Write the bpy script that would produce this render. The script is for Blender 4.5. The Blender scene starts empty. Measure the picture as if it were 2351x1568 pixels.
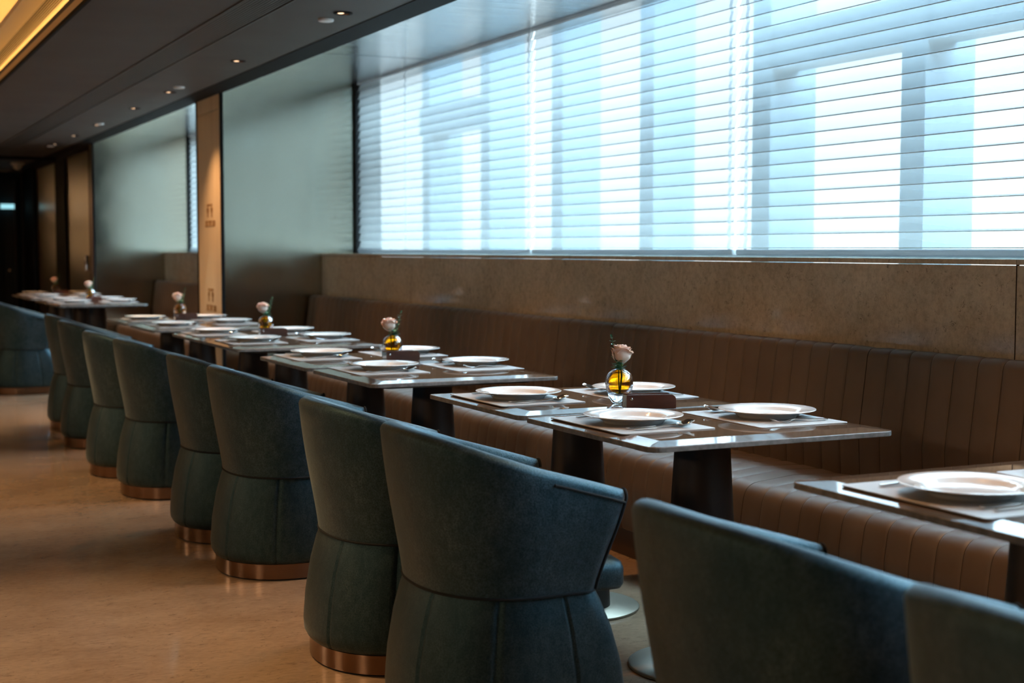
import bpy, bmesh, math, random
from mathutils import Vector, Matrix
random.seed(7)
PI = math.pi
SC = bpy.context.scene
COL = SC.collection

# ------------------------------------------------------------------ camera
cd = bpy.data.cameras.new('camera'); cam = bpy.data.objects.new('camera', cd); COL.objects.link(cam)
right = Vector((0.90098525, -0.43384972, 0.0)); up = Vector((0.02811114, 0.05837902, 0.99789862)); back = -Vector((0.43293804, 0.89909194, -0.06479464))
m = Matrix((right, up, back)).transposed().to_4x4(); m.translation = Vector((0, 0, 1.27)); cam.matrix_world = m
cd.sensor_width = 36.0; cd.lens = 3265.0 / 2351.0 * 36.0; cd.clip_start = 0.05; cd.clip_end = 200
cd.dof.use_dof = True; cd.dof.focus_distance = 4.6; cd.dof.aperture_fstop = 3.2
SC.camera = cam
# ------------------------------------------------------------------ view, world
SC.view_settings.view_transform = 'Standard'; SC.view_settings.look = 'None'
SC.view_settings.gamma = 1.0; SC.view_settings.use_curve_mapping = False
SC.view_settings.exposure = 0.62
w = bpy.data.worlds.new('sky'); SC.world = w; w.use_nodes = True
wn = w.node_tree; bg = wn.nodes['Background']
tc = wn.nodes.new('ShaderNodeTexCoord'); sx = wn.nodes.new('ShaderNodeSeparateXYZ'); cr = wn.nodes.new('ShaderNodeValToRGB')
wn.links.new(tc.outputs['Generated'], sx.inputs[0]); wn.links.new(sx.outputs['Z'], cr.inputs[0])
e = cr.color_ramp.elements
e[0].position = 0.0; e[0].color = (0.80, 0.90, 0.95, 1); e[1].position = 0.4; e[1].color = (0.60, 0.84, 1.0, 1)
a = cr.color_ramp.elements.new(0.03); a.color = (0.92, 0.98, 1.0, 1)
wn.links.new(cr.outputs[0], bg.inputs['Color'])
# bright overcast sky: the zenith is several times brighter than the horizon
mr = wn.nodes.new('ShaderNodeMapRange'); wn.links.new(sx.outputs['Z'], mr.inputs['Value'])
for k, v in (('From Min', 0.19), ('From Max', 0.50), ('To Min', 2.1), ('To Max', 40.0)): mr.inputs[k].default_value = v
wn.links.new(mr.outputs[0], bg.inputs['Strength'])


def light(name, kind, loc, power, color, rot=(0, 0, 0), **k):
    d = bpy.data.lights.new(name, kind); d.energy = power; d.color = color
    for a, b in k.items(): setattr(d, a, b)
    o = bpy.data.objects.new(name, d); o.location = loc; o.rotation_euler = rot; COL.objects.link(o)
    return o


# portals only guide the sampling of the sky through the two window bays
for nm, y0, y1 in (('window_portal', -3.4, 10.7), ('window_portal', 11.6, 16.5)):
    p = light(nm, 'AREA', (4.02, (y0 + y1) / 2, 1.905), 1, (1, 1, 1), (0, PI / 2, 0), shape='RECTANGLE', size=1.36, size_y=y1 - y0)
    p.data.cycles.is_portal = True

ROW_X = 2.365
SPOT_Y = [-1.1, 0.9, 2.9, 4.87, 6.86, 8.87, 10.84, 12.2, 14.0, 15.4, 16.75]
SPOT_W = 64.0
AISLE_W = 150.0
COVE = 30.0

# ------------------------------------------------------------------ mesh helpers


class MB:
    def __init__(s): s.v = []; s.f = []

    def add(s, vs, fs):
        n = len(s.v); s.v += [tuple(p) for p in vs]; s.f += [tuple(i + n for i in f) for f in fs]; return s

    def box(s, x0, x1, y0, y1, z0, z1, b=0.0):
        if b <= 0:
            vs = [(x, y, z) for z in (z0, z1) for x, y in ((x0, y0), (x1, y0), (x1, y1), (x0, y1))]
            return s.add(vs, [(0, 3, 2, 1), (4, 5, 6, 7), (0, 1, 5, 4), (1, 2, 6, 5), (2, 3, 7, 6), (3, 0, 4, 7)])
        bm = bmesh.new(); bmesh.ops.create_cube(bm, size=1)
        for v in bm.verts:
            v.co = Vector(((x0 + x1) / 2 + v.co.x * (x1 - x0), (y0 + y1) / 2 + v.co.y * (y1 - y0), (z0 + z1) / 2 + v.co.z * (z1 - z0)))
        bmesh.ops.bevel(bm, geom=bm.edges[:], offset=b, segments=3, profile=0.5, affect='EDGES')
        bm.verts.index_update()
        s.add([v.co[:] for v in bm.verts], [[v.index for v in f.verts] for f in bm.faces]); bm.free(); return s

    def grid(s, rows, close_u=False, close_v=False):
        nr = len(rows); nc = len(rows[0]); vs = [p for r in rows for p in r]; fs = []
        for i in range(nr if close_v else nr - 1):
            for j in range(nc if close_u else nc - 1):
                a = i * nc + j; b = i * nc + (j + 1) % nc; c = ((i + 1) % nr) * nc + (j + 1) % nc; d = ((i + 1) % nr) * nc + j
                fs.append((a, b, c, d))
        return s.add(vs, fs)

    def lathe(s, prof, n=48, cx=0, cy=0, cz=0, cap=True):
        rows = [[(cx + r * math.cos(2 * PI * k / n), cy + r * math.sin(2 * PI * k / n), cz + z) for k in range(n)] for r, z in prof]
        base = len(s.v); s.grid(rows, close_u=True)
        if cap:
            s.f.append(tuple(base + k for k in reversed(range(n))))
            L = base + (len(rows) - 1) * n; s.f.append(tuple(L + k for k in range(n)))
        return s

    def tube(s, pts, r, n=8, cap=True):
        pts = [Vector(p) for p in pts]; rows = []
        prev = None
        for i, p in enumerate(pts):
            t = (pts[min(i + 1, len(pts) - 1)] - pts[max(i - 1, 0)]).normalized()
            if prev is None: u = t.orthogonal().normalized()
            else: u = (prev - t * prev.dot(t)).normalized()
            prev = u; v = t.cross(u); rr = r[i] if isinstance(r, (list, tuple)) else r
            rows.append([tuple(p + (u * math.cos(2 * PI * k / n) + v * math.sin(2 * PI * k / n)) * rr) for k in range(n)])
        base = len(s.v); s.grid(rows, close_u=True)
        if cap:
            s.f.append(tuple(base + k for k in reversed(range(n)))); L = base + (len(rows) - 1) * n; s.f.append(tuple(L + k for k in range(n)))
        return s

    def build(s, name, mat, parent=None, smooth=True, angle=40, loc=None):
        me = bpy.data.meshes.new(name); me.from_pydata(s.v, [], s.f); me.update()
        bm = bmesh.new(); bm.from_mesh(me); bmesh.ops.recalc_face_normals(bm, faces=bm.faces[:]); bm.to_mesh(me); bm.free()
        if smooth:
            for p in me.polygons: p.use_smooth = True
            me.set_sharp_from_angle(angle=math.radians(angle))
        me.materials.append(mat)
        o = bpy.data.objects.new(name, me); COL.objects.link(o)
        if parent: o.parent = parent
        if loc: o.location = loc
        return o


def empty(name, loc=(0, 0, 0), rz=0.0):
    o = bpy.data.objects.new(name, None); o.location = loc; o.rotation_euler = (0, 0, rz); o.empty_display_size = 0.1
    COL.objects.link(o); return o


def tag(o, label, cat, group=None):
    o['label'] = label; o['category'] = cat
    if group: o['group'] = group
    return o


def struct(o, label=None):
    o['kind'] = 'structure'
    if label: o['label'] = label
    return o


def copy_tree(o, parent=None):
    c = o.copy(); COL.objects.link(c)
    if parent: c.parent = parent
    for ch in list(o.children): copy_tree(ch, c)
    return c


# ------------------------------------------------------------------ materials
def mat(name, color=(0.5, 0.5, 0.5), rough=0.5, metal=0.0, **k):
    m = bpy.data.materials.new(name); m.use_nodes = True; b = m.node_tree.nodes['Principled BSDF']
    b.inputs['Base Color'].default_value = (*color, 1); b.inputs['Roughness'].default_value = rough; b.inputs['Metallic'].default_value = metal
    for a, v in k.items(): b.inputs[a.replace('_', ' ')].default_value = v
    return m


def N(m, t, **k):
    n = m.node_tree.nodes.new(t)
    for a, v in k.items(): setattr(n, a, v)
    return n


def noise(m, scale, detail=4, rough=0.55, stretch=(1, 1, 1), dist=0.0):
    L = m.node_tree.links; t = N(m, 'ShaderNodeTexCoord'); mp = N(m, 'ShaderNodeMapping'); n = N(m, 'ShaderNodeTexNoise')
    mp.inputs['Scale'].default_value = stretch; L.new(t.outputs['Object'], mp.inputs[0]); L.new(mp.outputs[0], n.inputs['Vector'])
    n.inputs['Scale'].default_value = scale; n.inputs['Detail'].default_value = detail; n.inputs['Roughness'].default_value = rough
    n.inputs['Distortion'].default_value = dist
    return n.outputs['Fac']


def ramp(m, fac, stops):
    r = N(m, 'ShaderNodeValToRGB'); m.node_tree.links.new(fac, r.inputs[0]); e = r.color_ramp.elements
    for i, (p, c) in enumerate(stops):
        el = e[i] if i < 2 else e.new(p)
        el.position = p; el.color = (*c, 1)
    return r.outputs[0]


def mixc(m, a, b, fac, mode='MIX'):
    x = N(m, 'ShaderNodeMix', data_type='RGBA', blend_type=mode); L = m.node_tree.links
    for sock, v in ((x.inputs[0], fac), (x.inputs[6], a), (x.inputs[7], b)):
        if hasattr(v, 'is_linked'): L.new(v, sock)
        else: sock.default_value = v if not isinstance(v, tuple) else (*v, 1)
    return x.outputs[2]


def setin(m, name, sock): m.node_tree.links.new(sock, m.node_tree.nodes['Principled BSDF'].inputs[name])


def bump(m, fac, strength=0.3, dist=0.002):
    b = N(m, 'ShaderNodeBump'); b.inputs['Strength'].default_value = strength; b.inputs['Distance'].default_value = dist
    m.node_tree.links.new(fac, b.inputs['Height']); setin(m, 'Normal', b.outputs[0])


def squiggles(m, scale, lo, hi, stretch=(1, 1, 1), dist=1.5):
    """thin dark fossil-like veins: iso-lines of a distorted noise, broken up by a second one"""
    L = m.node_tree.links
    f = noise(m, scale, 5, 0.6, stretch, dist); s = N(m, 'ShaderNodeMath', operation='SUBTRACT'); L.new(f, s.inputs[0]); s.inputs[1].default_value = 0.5
    a = N(m, 'ShaderNodeMath', operation='ABSOLUTE'); L.new(s.outputs[0], a.inputs[0])
    line = ramp(m, a.outputs[0], [(0.0, (1, 1, 1)), (lo, (0, 0, 0))])
    g = noise(m, scale * 1.7, 3, 0.6, stretch); gate = ramp(m, g, [(hi, (0, 0, 0)), (hi + 0.06, (1, 1, 1))])
    return mixc(m, line, gate, 1.0, 'MULTIPLY')


M = {}
# polished beige floor stone
f = mat('floor_stone', rough=0.16); c1 = ramp(f, noise(f, 2.2, 5, 0.6, (1, 1.6, 1)), [(0.3, (0.29, 0.195, 0.125)), (0.7, (0.40, 0.285, 0.19))])
c2 = ramp(f, noise(f, 30, 4, 0.6, (1, 2.6, 1)), [(0.35, (0.72, 0.70, 0.68)), (0.6, (1, 1, 1))])
c3 = mixc(f, c1, c2, 0.55, 'MULTIPLY'); sq = squiggles(f, 9, 0.016, 0.50, (0.7, 2.2, 1))
setin(f, 'Base Color', mixc(f, c3, (0.10, 0.065, 0.045), mixc(f, (0, 0, 0), sq, 0.75)))
setin(f, 'Roughness', ramp(f, noise(f, 5, 3), [(0.3, (0.07,) * 3), (0.7, (0.13,) * 3)])); M['floor'] = f
# brown marble of the low wall under the window
f = mat('wall_marble', rough=0.07); c1 = ramp(f, noise(f, 3.0, 6, 0.6, dist=0.6), [(0.3, (0.52, 0.45, 0.345)), (0.7, (0.70, 0.62, 0.495))])
c2 = ramp(f, noise(f, 45, 4, 0.7), [(0.35, (0.66, 0.64, 0.62)), (0.6, (1, 1, 1))]); c3 = mixc(f, c1, c2, 0.7, 'MULTIPLY')
setin(f, 'Base Color', mixc(f, c3, (0.05, 0.035, 0.025), mixc(f, (0, 0, 0), squiggles(f, 16, 0.016, 0.55), 0.8))); M['marble'] = f
# brown stone of the table tops
f = mat('table_stone', rough=0.045); c1 = ramp(f, noise(f, 6, 6, 0.6, dist=1.0), [(0.3, (0.075, 0.048, 0.032)), (0.7, (0.125, 0.086, 0.060))])
c2 = ramp(f, noise(f, 60, 3, 0.7), [(0.35, (0.7, 0.7, 0.7)), (0.6, (1, 1, 1))]); setin(f, 'Base Color', mixc(f, c1, c2, 0.6, 'MULTIPLY'))
f.node_tree.nodes['Principled BSDF'].inputs['Specular IOR Level'].default_value = 0.7; M['top'] = f
f = mat('stone_edge', (0.16, 0.145, 0.135), 0.4); setin(f, 'Base Color', ramp(f, noise(f, 40, 4), [(0.3, (0.13, 0.125, 0.12)), (0.7, (0.27, 0.26, 0.25))])); M['top_edge'] = f
M['black_metal'] = mat('black_metal', (0.02, 0.019, 0.02), 0.45, 0.3)
f = mat('pedestal_metal', (0.055, 0.047, 0.044), 0.42, 0.75); M['pedestal'] = f
M['base_disc'] = mat('brushed_disc', (0.30, 0.27, 0.21), 0.38, 0.85)
f = mat('bronze', (0.24, 0.15, 0.10), 0.20, 1.0); bump(f, noise(f, 40, 2, 0.5, (1, 1, 40)), 0.12, 0.001); M['bronze'] = f


def fabric(name, lo, hi, wscale, bstr, sheen):
    f = mat(name, rough=0.46)
    c1 = ramp(f, noise(f, 9, 5, 0.62, (1, 1, 0.7)), [(0.32, lo), (0.68, hi)])
    c2 = ramp(f, noise(f, wscale, 3, 0.7), [(0.38, (0.15, 0.15, 0.15)), (0.64, (1.7, 1.7, 1.65))])
    c3 = ramp(f, noise(f, 55, 4, 0.65, (1, 1, 0.6)), [(0.35, (0.45, 0.45, 0.47)), (0.65, (1.25, 1.25, 1.22))])
    setin(f, 'Base Color', mixc(f, mixc(f, c1, c2, 0.9, 'MULTIPLY'), c3, 0.9, 'MULTIPLY')); bump(f, noise(f, wscale, 3, 0.7), bstr, 0.002)
    b = f.node_tree.nodes['Principled BSDF']; b.inputs['Sheen Weight'].default_value = sheen; b.inputs['Sheen Roughness'].default_value = 0.24
    b.inputs['Sheen Tint'].default_value = (0.66, 0.88, 1.0, 1); b.inputs['Specular IOR Level'].default_value = 0.8; b.inputs['Specular Tint'].default_value = (0.35, 0.80, 1.0, 1)
    return f


M['velvet'] = fabric('teal_velvet', (0.010, 0.018, 0.029), (0.040, 0.052, 0.066), 210, 0.6, 0.36)
M['velvet_skirt'] = fabric('teal_skirt_velvet', (0.012, 0.018, 0.024), (0.030, 0.038, 0.042), 260, 0.4, 0.2)
M['piping'] = mat('dark_piping', (0.005, 0.009, 0.012), 0.9)
# brown leather of the banquette
f = mat('banquette_leather', (0.20, 0.125, 0.082), 0.48); c = ramp(f, noise(f, 4, 3), [(0.3, (0.100, 0.070, 0.050)), (0.7, (0.132, 0.096, 0.071))]); setin(f, 'Base Color', c)
bump(f, noise(f, 420, 3, 0.6), 0.22, 0.001); M['leather'] = f
M['stitch'] = mat('dark_stitch', (0.035, 0.022, 0.017), 0.8)
M['plinth'] = mat('bench_plinth', (0.06, 0.035, 0.026), 0.4)
# painted ceiling, trims
f = mat('ceiling_paint', (0.075, 0.068, 0.062), 0.6, Specular_IOR_Level=0.2); c = ramp(f, noise(f, 1.6, 4), [(0.3, (0.070, 0.060, 0.053)), (0.7, (0.088, 0.078, 0.070))]); setin(f, 'Base Color', c); M['ceiling'] = f
M['trim_black'] = mat('black_trim', (0.010, 0.0095, 0.0095), 0.7, Specular_IOR_Level=0.1)
M['grille'] = mat('grille_metal', (0.075, 0.072, 0.068), 0.5, 0.2)
M['cream'] = mat('cream_paint', (0.72, 0.55, 0.34), 0.75)
f = mat('smoked_panel', (0.41, 0.37, 0.285), 0.13, 1.0); setin(f, 'Roughness', ramp(f, noise(f, 3, 3), [(0.3, (0.11,) * 3), (0.7, (0.19,) * 3)])); M['panel'] = f
f = mat('soffit_laminate', (0.40, 0.40, 0.40), 0.14, 0.9)
wv = noise(f, 2.2, 4, 0.6, (1.0, 7.0, 1), 1.8); bump(f, wv, 0.5, 0.014)
setin(f, 'Base Color', ramp(f, wv, [(0.3, (0.50, 0.51, 0.52)), (0.7, (0.74, 0.74, 0.71))])); M['soffit'] = f
M['door_panel'] = mat('bronze_door_panel', (0.30, 0.24, 0.16), 0.3, 0.9)
f = mat('pale_wood', rough=0.55); c = ramp(f, noise(f, 9, 5, 0.6, (1, 1, 0.05)), [(0.3, (0.66, 0.57, 0.43)), (0.7, (0.78, 0.69, 0.54))]); setin(f, 'Base Color', c); M['wood_panel'] = f
M['engraving'] = mat('gold_brown_lettering', (0.30, 0.16, 0.05), 0.5)
M['dark_wall'] = mat('dark_wall', (0.05, 0.042, 0.036), 0.5)
M['warm_wall'] = mat('warm_wall', (0.34, 0.25, 0.17), 0.6)
M['china'] = mat('white_china', (0.80, 0.79, 0.77), 0.10, Coat_Weight=0.4)
f = mat('placemat_vinyl', (0.36, 0.355, 0.345), 0.42); bump(f, noise(f, 500, 2), 0.1, 0.0005); M['mat'] = f
M['steel'] = mat('polished_steel', (0.68, 0.66, 0.63), 0.11, 1.0)
f = mat('walnut', rough=0.32); c = ramp(f, noise(f, 25, 5, 0.6, (0.15, 1, 1), 1.2), [(0.3, (0.050, 0.016, 0.010)), (0.7, (0.125, 0.045, 0.026))]); setin(f, 'Base Color', c); M['walnut'] = f
M['white'] = mat('white_plastic', (0.78, 0.77, 0.76), 0.5)
M['petal'] = mat('blush_petal', (0.95, 0.71, 0.59), 0.55, Subsurface_Weight=0.15, Subsurface_Radius=(0.02, 0.008, 0.005), Subsurface_Scale=0.3)
M['leaf'] = mat('leaf_green', (0.045, 0.17, 0.085), 0.42)
M['sepal'] = mat('sepal_green', (0.16, 0.22, 0.06), 0.5)
M['dark_glass'] = mat('dark_glass', (0.02, 0.03, 0.035), 0.06)
M['anod'] = mat('window_frame_metal', (0.125, 0.165, 0.19), 0.5)
M['hem'] = mat('slat_hem', (0.42, 0.47, 0.50), 0.45)


def emis(name, color, strength):
    m = bpy.data.materials.new(name); m.use_nodes = True; nt = m.node_tree; nt.nodes.clear()
    e = nt.nodes.new('ShaderNodeEmission'); o = nt.nodes.new('ShaderNodeOutputMaterial'); nt.links.new(e.outputs[0], o.inputs[0])
    e.inputs[0].default_value = (*color, 1); e.inputs[1].default_value = strength; return m


M['led_upper'] = emis('warm_led_upper', (1.0, 0.60, 0.20), COVE * 0.4)
M['led'] = emis('warm_led', (1.0, 0.60, 0.20), COVE)
M['lamp_lens'] = emis('lamp_lens', (1.0, 0.62, 0.36), 2.2)
M['screen'] = emis('lit_display', (0.35, 0.75, 0.85), 0.75)


def nodemat(name):
    m = bpy.data.materials.new(name); m.use_nodes = True; nt = m.node_tree; nt.nodes.clear(); return m, nt, nt.nodes.new('ShaderNodeOutputMaterial')


# sheer blind cloth: part see-through, part glowing with the daylight behind it
def sheer(name, clear, tint, tl, df):
    m, nt, out = nodemat(name); L = nt.links
    t = nt.nodes.new('ShaderNodeBsdfTransparent'); t.inputs[0].default_value = (*tint, 1)
    g = nt.nodes.new('ShaderNodeBsdfTranslucent'); g.inputs[0].default_value = (*tl, 1)
    d = nt.nodes.new('ShaderNodeBsdfDiffuse'); d.inputs[0].default_value = (*df, 1)
    m1 = nt.nodes.new('ShaderNodeMixShader'); m1.inputs[0].default_value = 0.35; L.new(g.outputs[0], m1.inputs[1]); L.new(d.outputs[0], m1.inputs[2])
    m2 = nt.nodes.new('ShaderNodeMixShader'); lw = nt.nodes.new('ShaderNodeLayerWeight'); lw.inputs['Blend'].default_value = 0.5
    mr = nt.nodes.new('ShaderNodeMapRange'); mr.inputs['From Min'].default_value = 0.0; mr.inputs['From Max'].default_value = 0.75
    mr.inputs['To Min'].default_value = clear; mr.inputs['To Max'].default_value = clear * 0.25; L.new(lw.outputs['Facing'], mr.inputs['Value']); L.new(mr.outputs[0], m2.inputs[0]); L.new(m1.outputs[0], m2.inputs[1]); L.new(t.outputs[0], m2.inputs[2])
    L.new(m2.outputs[0], out.inputs[0]); return m


M['slat'] = sheer('sheer_slat', 0.60, (0.94, 0.97, 1.0), (0.155, 0.155, 0.15), (0.26, 0.28, 0.30))
M['rail'] = sheer('blind_rail', 0.02, (1, 1, 1), (0.13, 0.15, 0.17), (0.7, 0.72, 0.76))
M['tape'] = sheer('ladder_tape', 0.35, (1, 1, 1), (0.30, 0.32, 0.34), (0.8, 0.8, 0.8))
m, nt, out = nodemat('window_glass'); t = nt.nodes.new('ShaderNodeBsdfTransparent'); t.inputs[0].default_value = (0.93, 0.98, 1, 1)
g = nt.nodes.new('ShaderNodeBsdfGlossy'); g.inputs['Roughness'].default_value = 0.02; x = nt.nodes.new('ShaderNodeMixShader'); x.inputs[0].default_value = 0.05
nt.links.new(t.outputs[0], x.inputs[1]); nt.links.new(g.outputs[0], x.inputs[2]); nt.links.new(x.outputs[0], out.inputs[0]); M['glass'] = m


def glass(name, color, ior, rough=0.0):
    m, nt, out = nodemat(name); g = nt.nodes.new('ShaderNodeBsdfGlass'); g.inputs['Color'].default_value = (*color, 1); g.inputs['IOR'].default_value = ior
    g.inputs['Roughness'].default_value = rough; nt.links.new(g.outputs[0], out.inputs[0]); return m


M['clear_glass'] = glass('clear_glass', (0.97, 0.98, 1.0), 1.45)
M['amber_glass'] = glass('amber_glass', (0.93, 0.60, 0.045), 1.20)

# ================================================================== STRUCTURE
CZ, SZ = 2.45, 2.57           # main ceiling, recess soffit
AX, WX = 2.71, 3.80           # aisle face of the piers, plane of the blinds
P1a, P1b, P2a = 10.70, 11.50, 16.45


def sbox(name, mt, *b, bev=0.0, label=None):
    return struct(MB().box(*b, b=bev).build(name, M[mt], smooth=bev > 0), label)


sbox('floor', 'floor', -8, 5.0, -4, 26, -0.1, 0)
# main ceiling slab beside the windows, with a flat black strip along the recess
sbox('ceiling', 'ceiling', 1.165, 2.55, -4, 24.5, CZ, CZ + 0.10)
sbox('trim_1', 'trim_black', 2.55, 2.725, -4, 24.5, CZ - 0.004, CZ + 0.18, label='black strip along the edge of the window recess')
sbox('ceiling_recess', 'soffit', 2.725, 3.98, -4, P1a, SZ, SZ + 0.1)
sbox('ceiling_recess', 'soffit', 2.725, 3.98, P1b, P2a, SZ, SZ + 0.1)
# soffit joints
for yj in (9.15, 6.3, 3.9):
    sbox('trim_2', 'trim_black', 2.726, 3.83, yj, yj + 0.006, SZ - 0.001, SZ + 0.02)
# tray ceiling over the aisle with warm coves
sbox('trim_3', 'trim_black', 1.150, 1.166, -4, 24.5, CZ - 0.004, CZ + 0.016)
sbox('trim_4', 'cream', 1.150, 1.162, -4, 24.5, CZ + 0.016, CZ + 0.055)
sbox('ceiling_cove', 'cream', 1.34, 1.36, -4, 24.5, CZ + 0.1, 2.62)
cv = MB()
for x0, x1 in ((1.185, 1.36), (0.985, 1.095)): cv.box(x0, x1, -4, 24.5, 2.60, 2.63)
for k in range(7): cv.box(1.098 + k * 0.0135, 1.103 + k * 0.0135, -4, 24.5, 2.600, 2.6012)
struct(cv.build('ceiling_tray_border', M['cream'], smooth=False))
sbox('ceiling_tray', 'cream', -3.4, 1.4, -4, 24.5, 2.86, 2.90)
sbox('ceiling_slot_back', 'trim_black', 1.09, 1.19, -4, 24.5, 2.6015, 2.63)
sbox('ceiling_left', 'ceiling', -8, -2.9, -4, 24.5, 2.60, 2.66)
led = MB().box(1.29, 1.32, -4, 24.4, CZ + 0.101, CZ + 0.112).build('led_strip', M['led'], smooth=False)
tag(led, 'warm glowing light strip hidden behind the right lip of the tray ceiling', 'light strip')
led = MB().box(1.12, 1.15, -4, 24.4, 2.665, 2.675).build('led_strip', M['led_upper'], smooth=False)
tag(led, 'warm glowing light strip above the slotted border of the tray ceiling', 'light strip')
led = MB().box(-3.1, -3.07, -4, 24.4, 2.665, 2.675).build('led_strip', M['led_upper'], smooth=False)
tag(led, 'warm glowing light strip along the far left side of the tray ceiling', 'light strip')
# outer walls
sbox('wall_left', 'warm_wall', -8.1, -8, -4, 26, 0, 2.7)
sbox('wall_back', 'dark_wall', -8, 5.0, -4.1, -4, 0, 2.95)
sbox('wall_front', 'warm_wall', -8, 2.36, 24.5, 24.6, 0, 2.95)
sbox('trim_7', 'trim_black', -8, 2.3, 24.44, 24.5, 1.62, 1.74)
sbox('trim_8', 'trim_black', -8, 2.3, 24.40, 24.5, 0, 1.05)
sbox('roof_slab', 'trim_black', -8.1, 4.0, -4.1, 26, 2.95, 3.0)
# end panels of the window bays and piers between them (pier body dark, faces clad)
def pier(n, y0, y1, far):
    p = struct(empty('wall_pier', (0, 0, 0)), n)
    MB().box(AX + 0.02, 4.0, y0 + 0.01, y1 - 0.01, 0, 2.8).build('core', M['trim_black'], p, smooth=False)
    MB().box(AX + 0.015, 3.835, y0, y0 + 0.01, 0, SZ).build('mirror_panel', M['panel'], p, smooth=False)
    MB().box(AX, AX + 0.02, y0 - 0.002, y0 + 0.035, 0, CZ).build('corner_trim', M['trim_black'], p, smooth=False)
    MB().box(3.77, 3.835, y0 - 0.045, y0 + 0.002, 1.236, SZ).build('edge_trim', M['trim_black'], p, smooth=False)
    return p
p1 = pier('pier between the two window bays, pale lit face to the aisle', P1a, P1b, False)
MB().box(AX + 0.004, AX + 0.022, P1a + 0.035, P1b - 0.04, 0, 2.33).build('cladding', M['wood_panel'], p1, smooth=False)
MB().box(AX + 0.004, AX + 0.022, P1a + 0.035, P1b - 0.04, 2.335, CZ).build('header', M['wood_panel'], p1, smooth=False)
MB().box(AX, AX + 0.02, P1b - 0.04, P1b, 0, CZ).build('corner_trim', M['trim_black'], p1, smooth=False)
p2 = pier('dark pier past the far window bay', P2a, P2a + 0.22, True)
MB().box(AX, AX + 0.022, P2a, P2a + 0.2, 0, CZ).build('cladding', M['plinth'], p2, smooth=False)
# lettering on the pale pier face: two figures above a word, twice
def glyphs(zc, s):
    g = MB(); yc = 11.08; X0, X1 = AX + 0.001, AX + 0.005
    for sg in (-1, 1):
        y = yc + sg * 0.062 * s
        g.box(X0, X1, y - 0.012 * s, y + 0.012 * s, zc - 0.04 * s, zc + 0.035 * s)
        g.box(X0, X1, y - 0.026 * s, y + 0.026 * s, zc + 0.0 * s, zc + 0.03 * s)
        g.box(X0, X1, y - 0.014 * s, y + 0.014 * s, zc + 0.042 * s, zc + 0.062 * s)
    g.box(X0, X1, yc - 0.05 * s, yc + 0.05 * s, zc + 0.05 * s, zc + 0.06 * s)
    k = 0; y = yc - 0.16 * s
    while y < yc + 0.15 * s:
        wd = (0.030, 0.026, 0.033, 0.024)[k % 4] * s
        g.box(X0, X1, y, y + 0.008 * s, zc - 0.115 * s, zc - 0.068 * s)
        g.box(X0, X1, y, y + wd, zc - 0.115 * s if k % 2 else zc - 0.076 * s, zc - 0.107 * s if k % 2 else zc - 0.068 * s)
        if k % 3 == 0: g.box(X0, X1, y + wd - 0.008 * s, y + wd, zc - 0.115 * s, zc - 0.068 * s)
        y += wd + 0.012 * s; k += 1
    return g
for zc in (1.56, 0.90): glyphs(zc, 1.0).build('lettering', M['engraving'], p1, smooth=False)
# bronze doors and dark frames beyond the far bay
def door(n, y0, y1, lab):
    d = struct(empty('door_%d' % n), lab)
    MB().box(AX + 0.03, AX + 0.06, y0, y1, 0.0, 2.40).build('door_leaf', M['door_panel'], d, smooth=False)
    MB().box(AX + 0.0, AX + 0.075, y0 - 0.05, y0, 0, CZ).box(AX, AX + 0.075, y1, y1 + 0.05, 0, CZ).box(AX, AX + 0.075, y0, y1, 2.40, CZ).build('door_frame', M['trim_black'], d, smooth=False)
    return d
d1 = door(1, 16.72, 18.5, 'bronze door panel just past the far window bay')
MB().box(AX - 0.03, AX + 0.03, 16.86, 16.9, 1.02, 1.20, b=0.006).build('door_handle', M['steel'], d1)
sbox('wall_right_far', 'trim_black', AX, AX + 0.2, 18.55, 19.3, 0, CZ)
door(2, 19.36, 21.3, 'bronze door panel farthest down the right side')
sbox('wall_right_far', 'trim_black', AX - 0.02, AX + 0.2, 21.36, 24.6, 0, CZ)
sbox('ceiling_beam', 'trim_black', -3, 2.72, 19.2, 19.35, CZ - 0.03, CZ)
# far glazed doorway
d3 = struct(empty('door_3'), 'dark glazed doorway at the far end')
MB().box(2.0, 2.69, 22.5, 22.52, 0, 2.42).build('glass_leaf', M['dark_glass'], d3, smooth=False)
MB().box(2.66, 2.70, 22.44, 22.50, 0, 2.42).box(2.56, 2.58, 22.44, 22.50, 0, 2.3).build('door_frame', M['pedestal'], d3, smooth=False)
MB().lathe([(0.02, 0), (0.02, 0.03)], 12).build('door_handle', M['steel'], d3, loc=(2.475, 22.46, 0.94))
sg = MB().box(2.36, 2.55, 22.40, 22.43, 1.87, 1.94).build('lit_display', M['screen'], smooth=False)
tag(sg, 'small pale cyan lit display hanging in the far dark doorway', 'display')
sbox('wall_front_right', 'dark_wall', 2.36, 5, 24.4, 24.6, 0, 2.95)

# low marble wall, sill
for nm, y0, y1 in (('wall_right', -4, P1a), ('wall_right_2', P1b, P2a)):
    sbox(nm, 'marble', 3.50, 4.0, y0, y1, 0, 1.216)
    sbox('trim_5', 'marble', 3.497, 4.0, y0, y1, 1.219, 1.236, label='marble sill course')
sbox('trim_6', 'stitch', 3.4968, 3.51, 3.47, 3.4712, 0.7, 1.2355)
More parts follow.
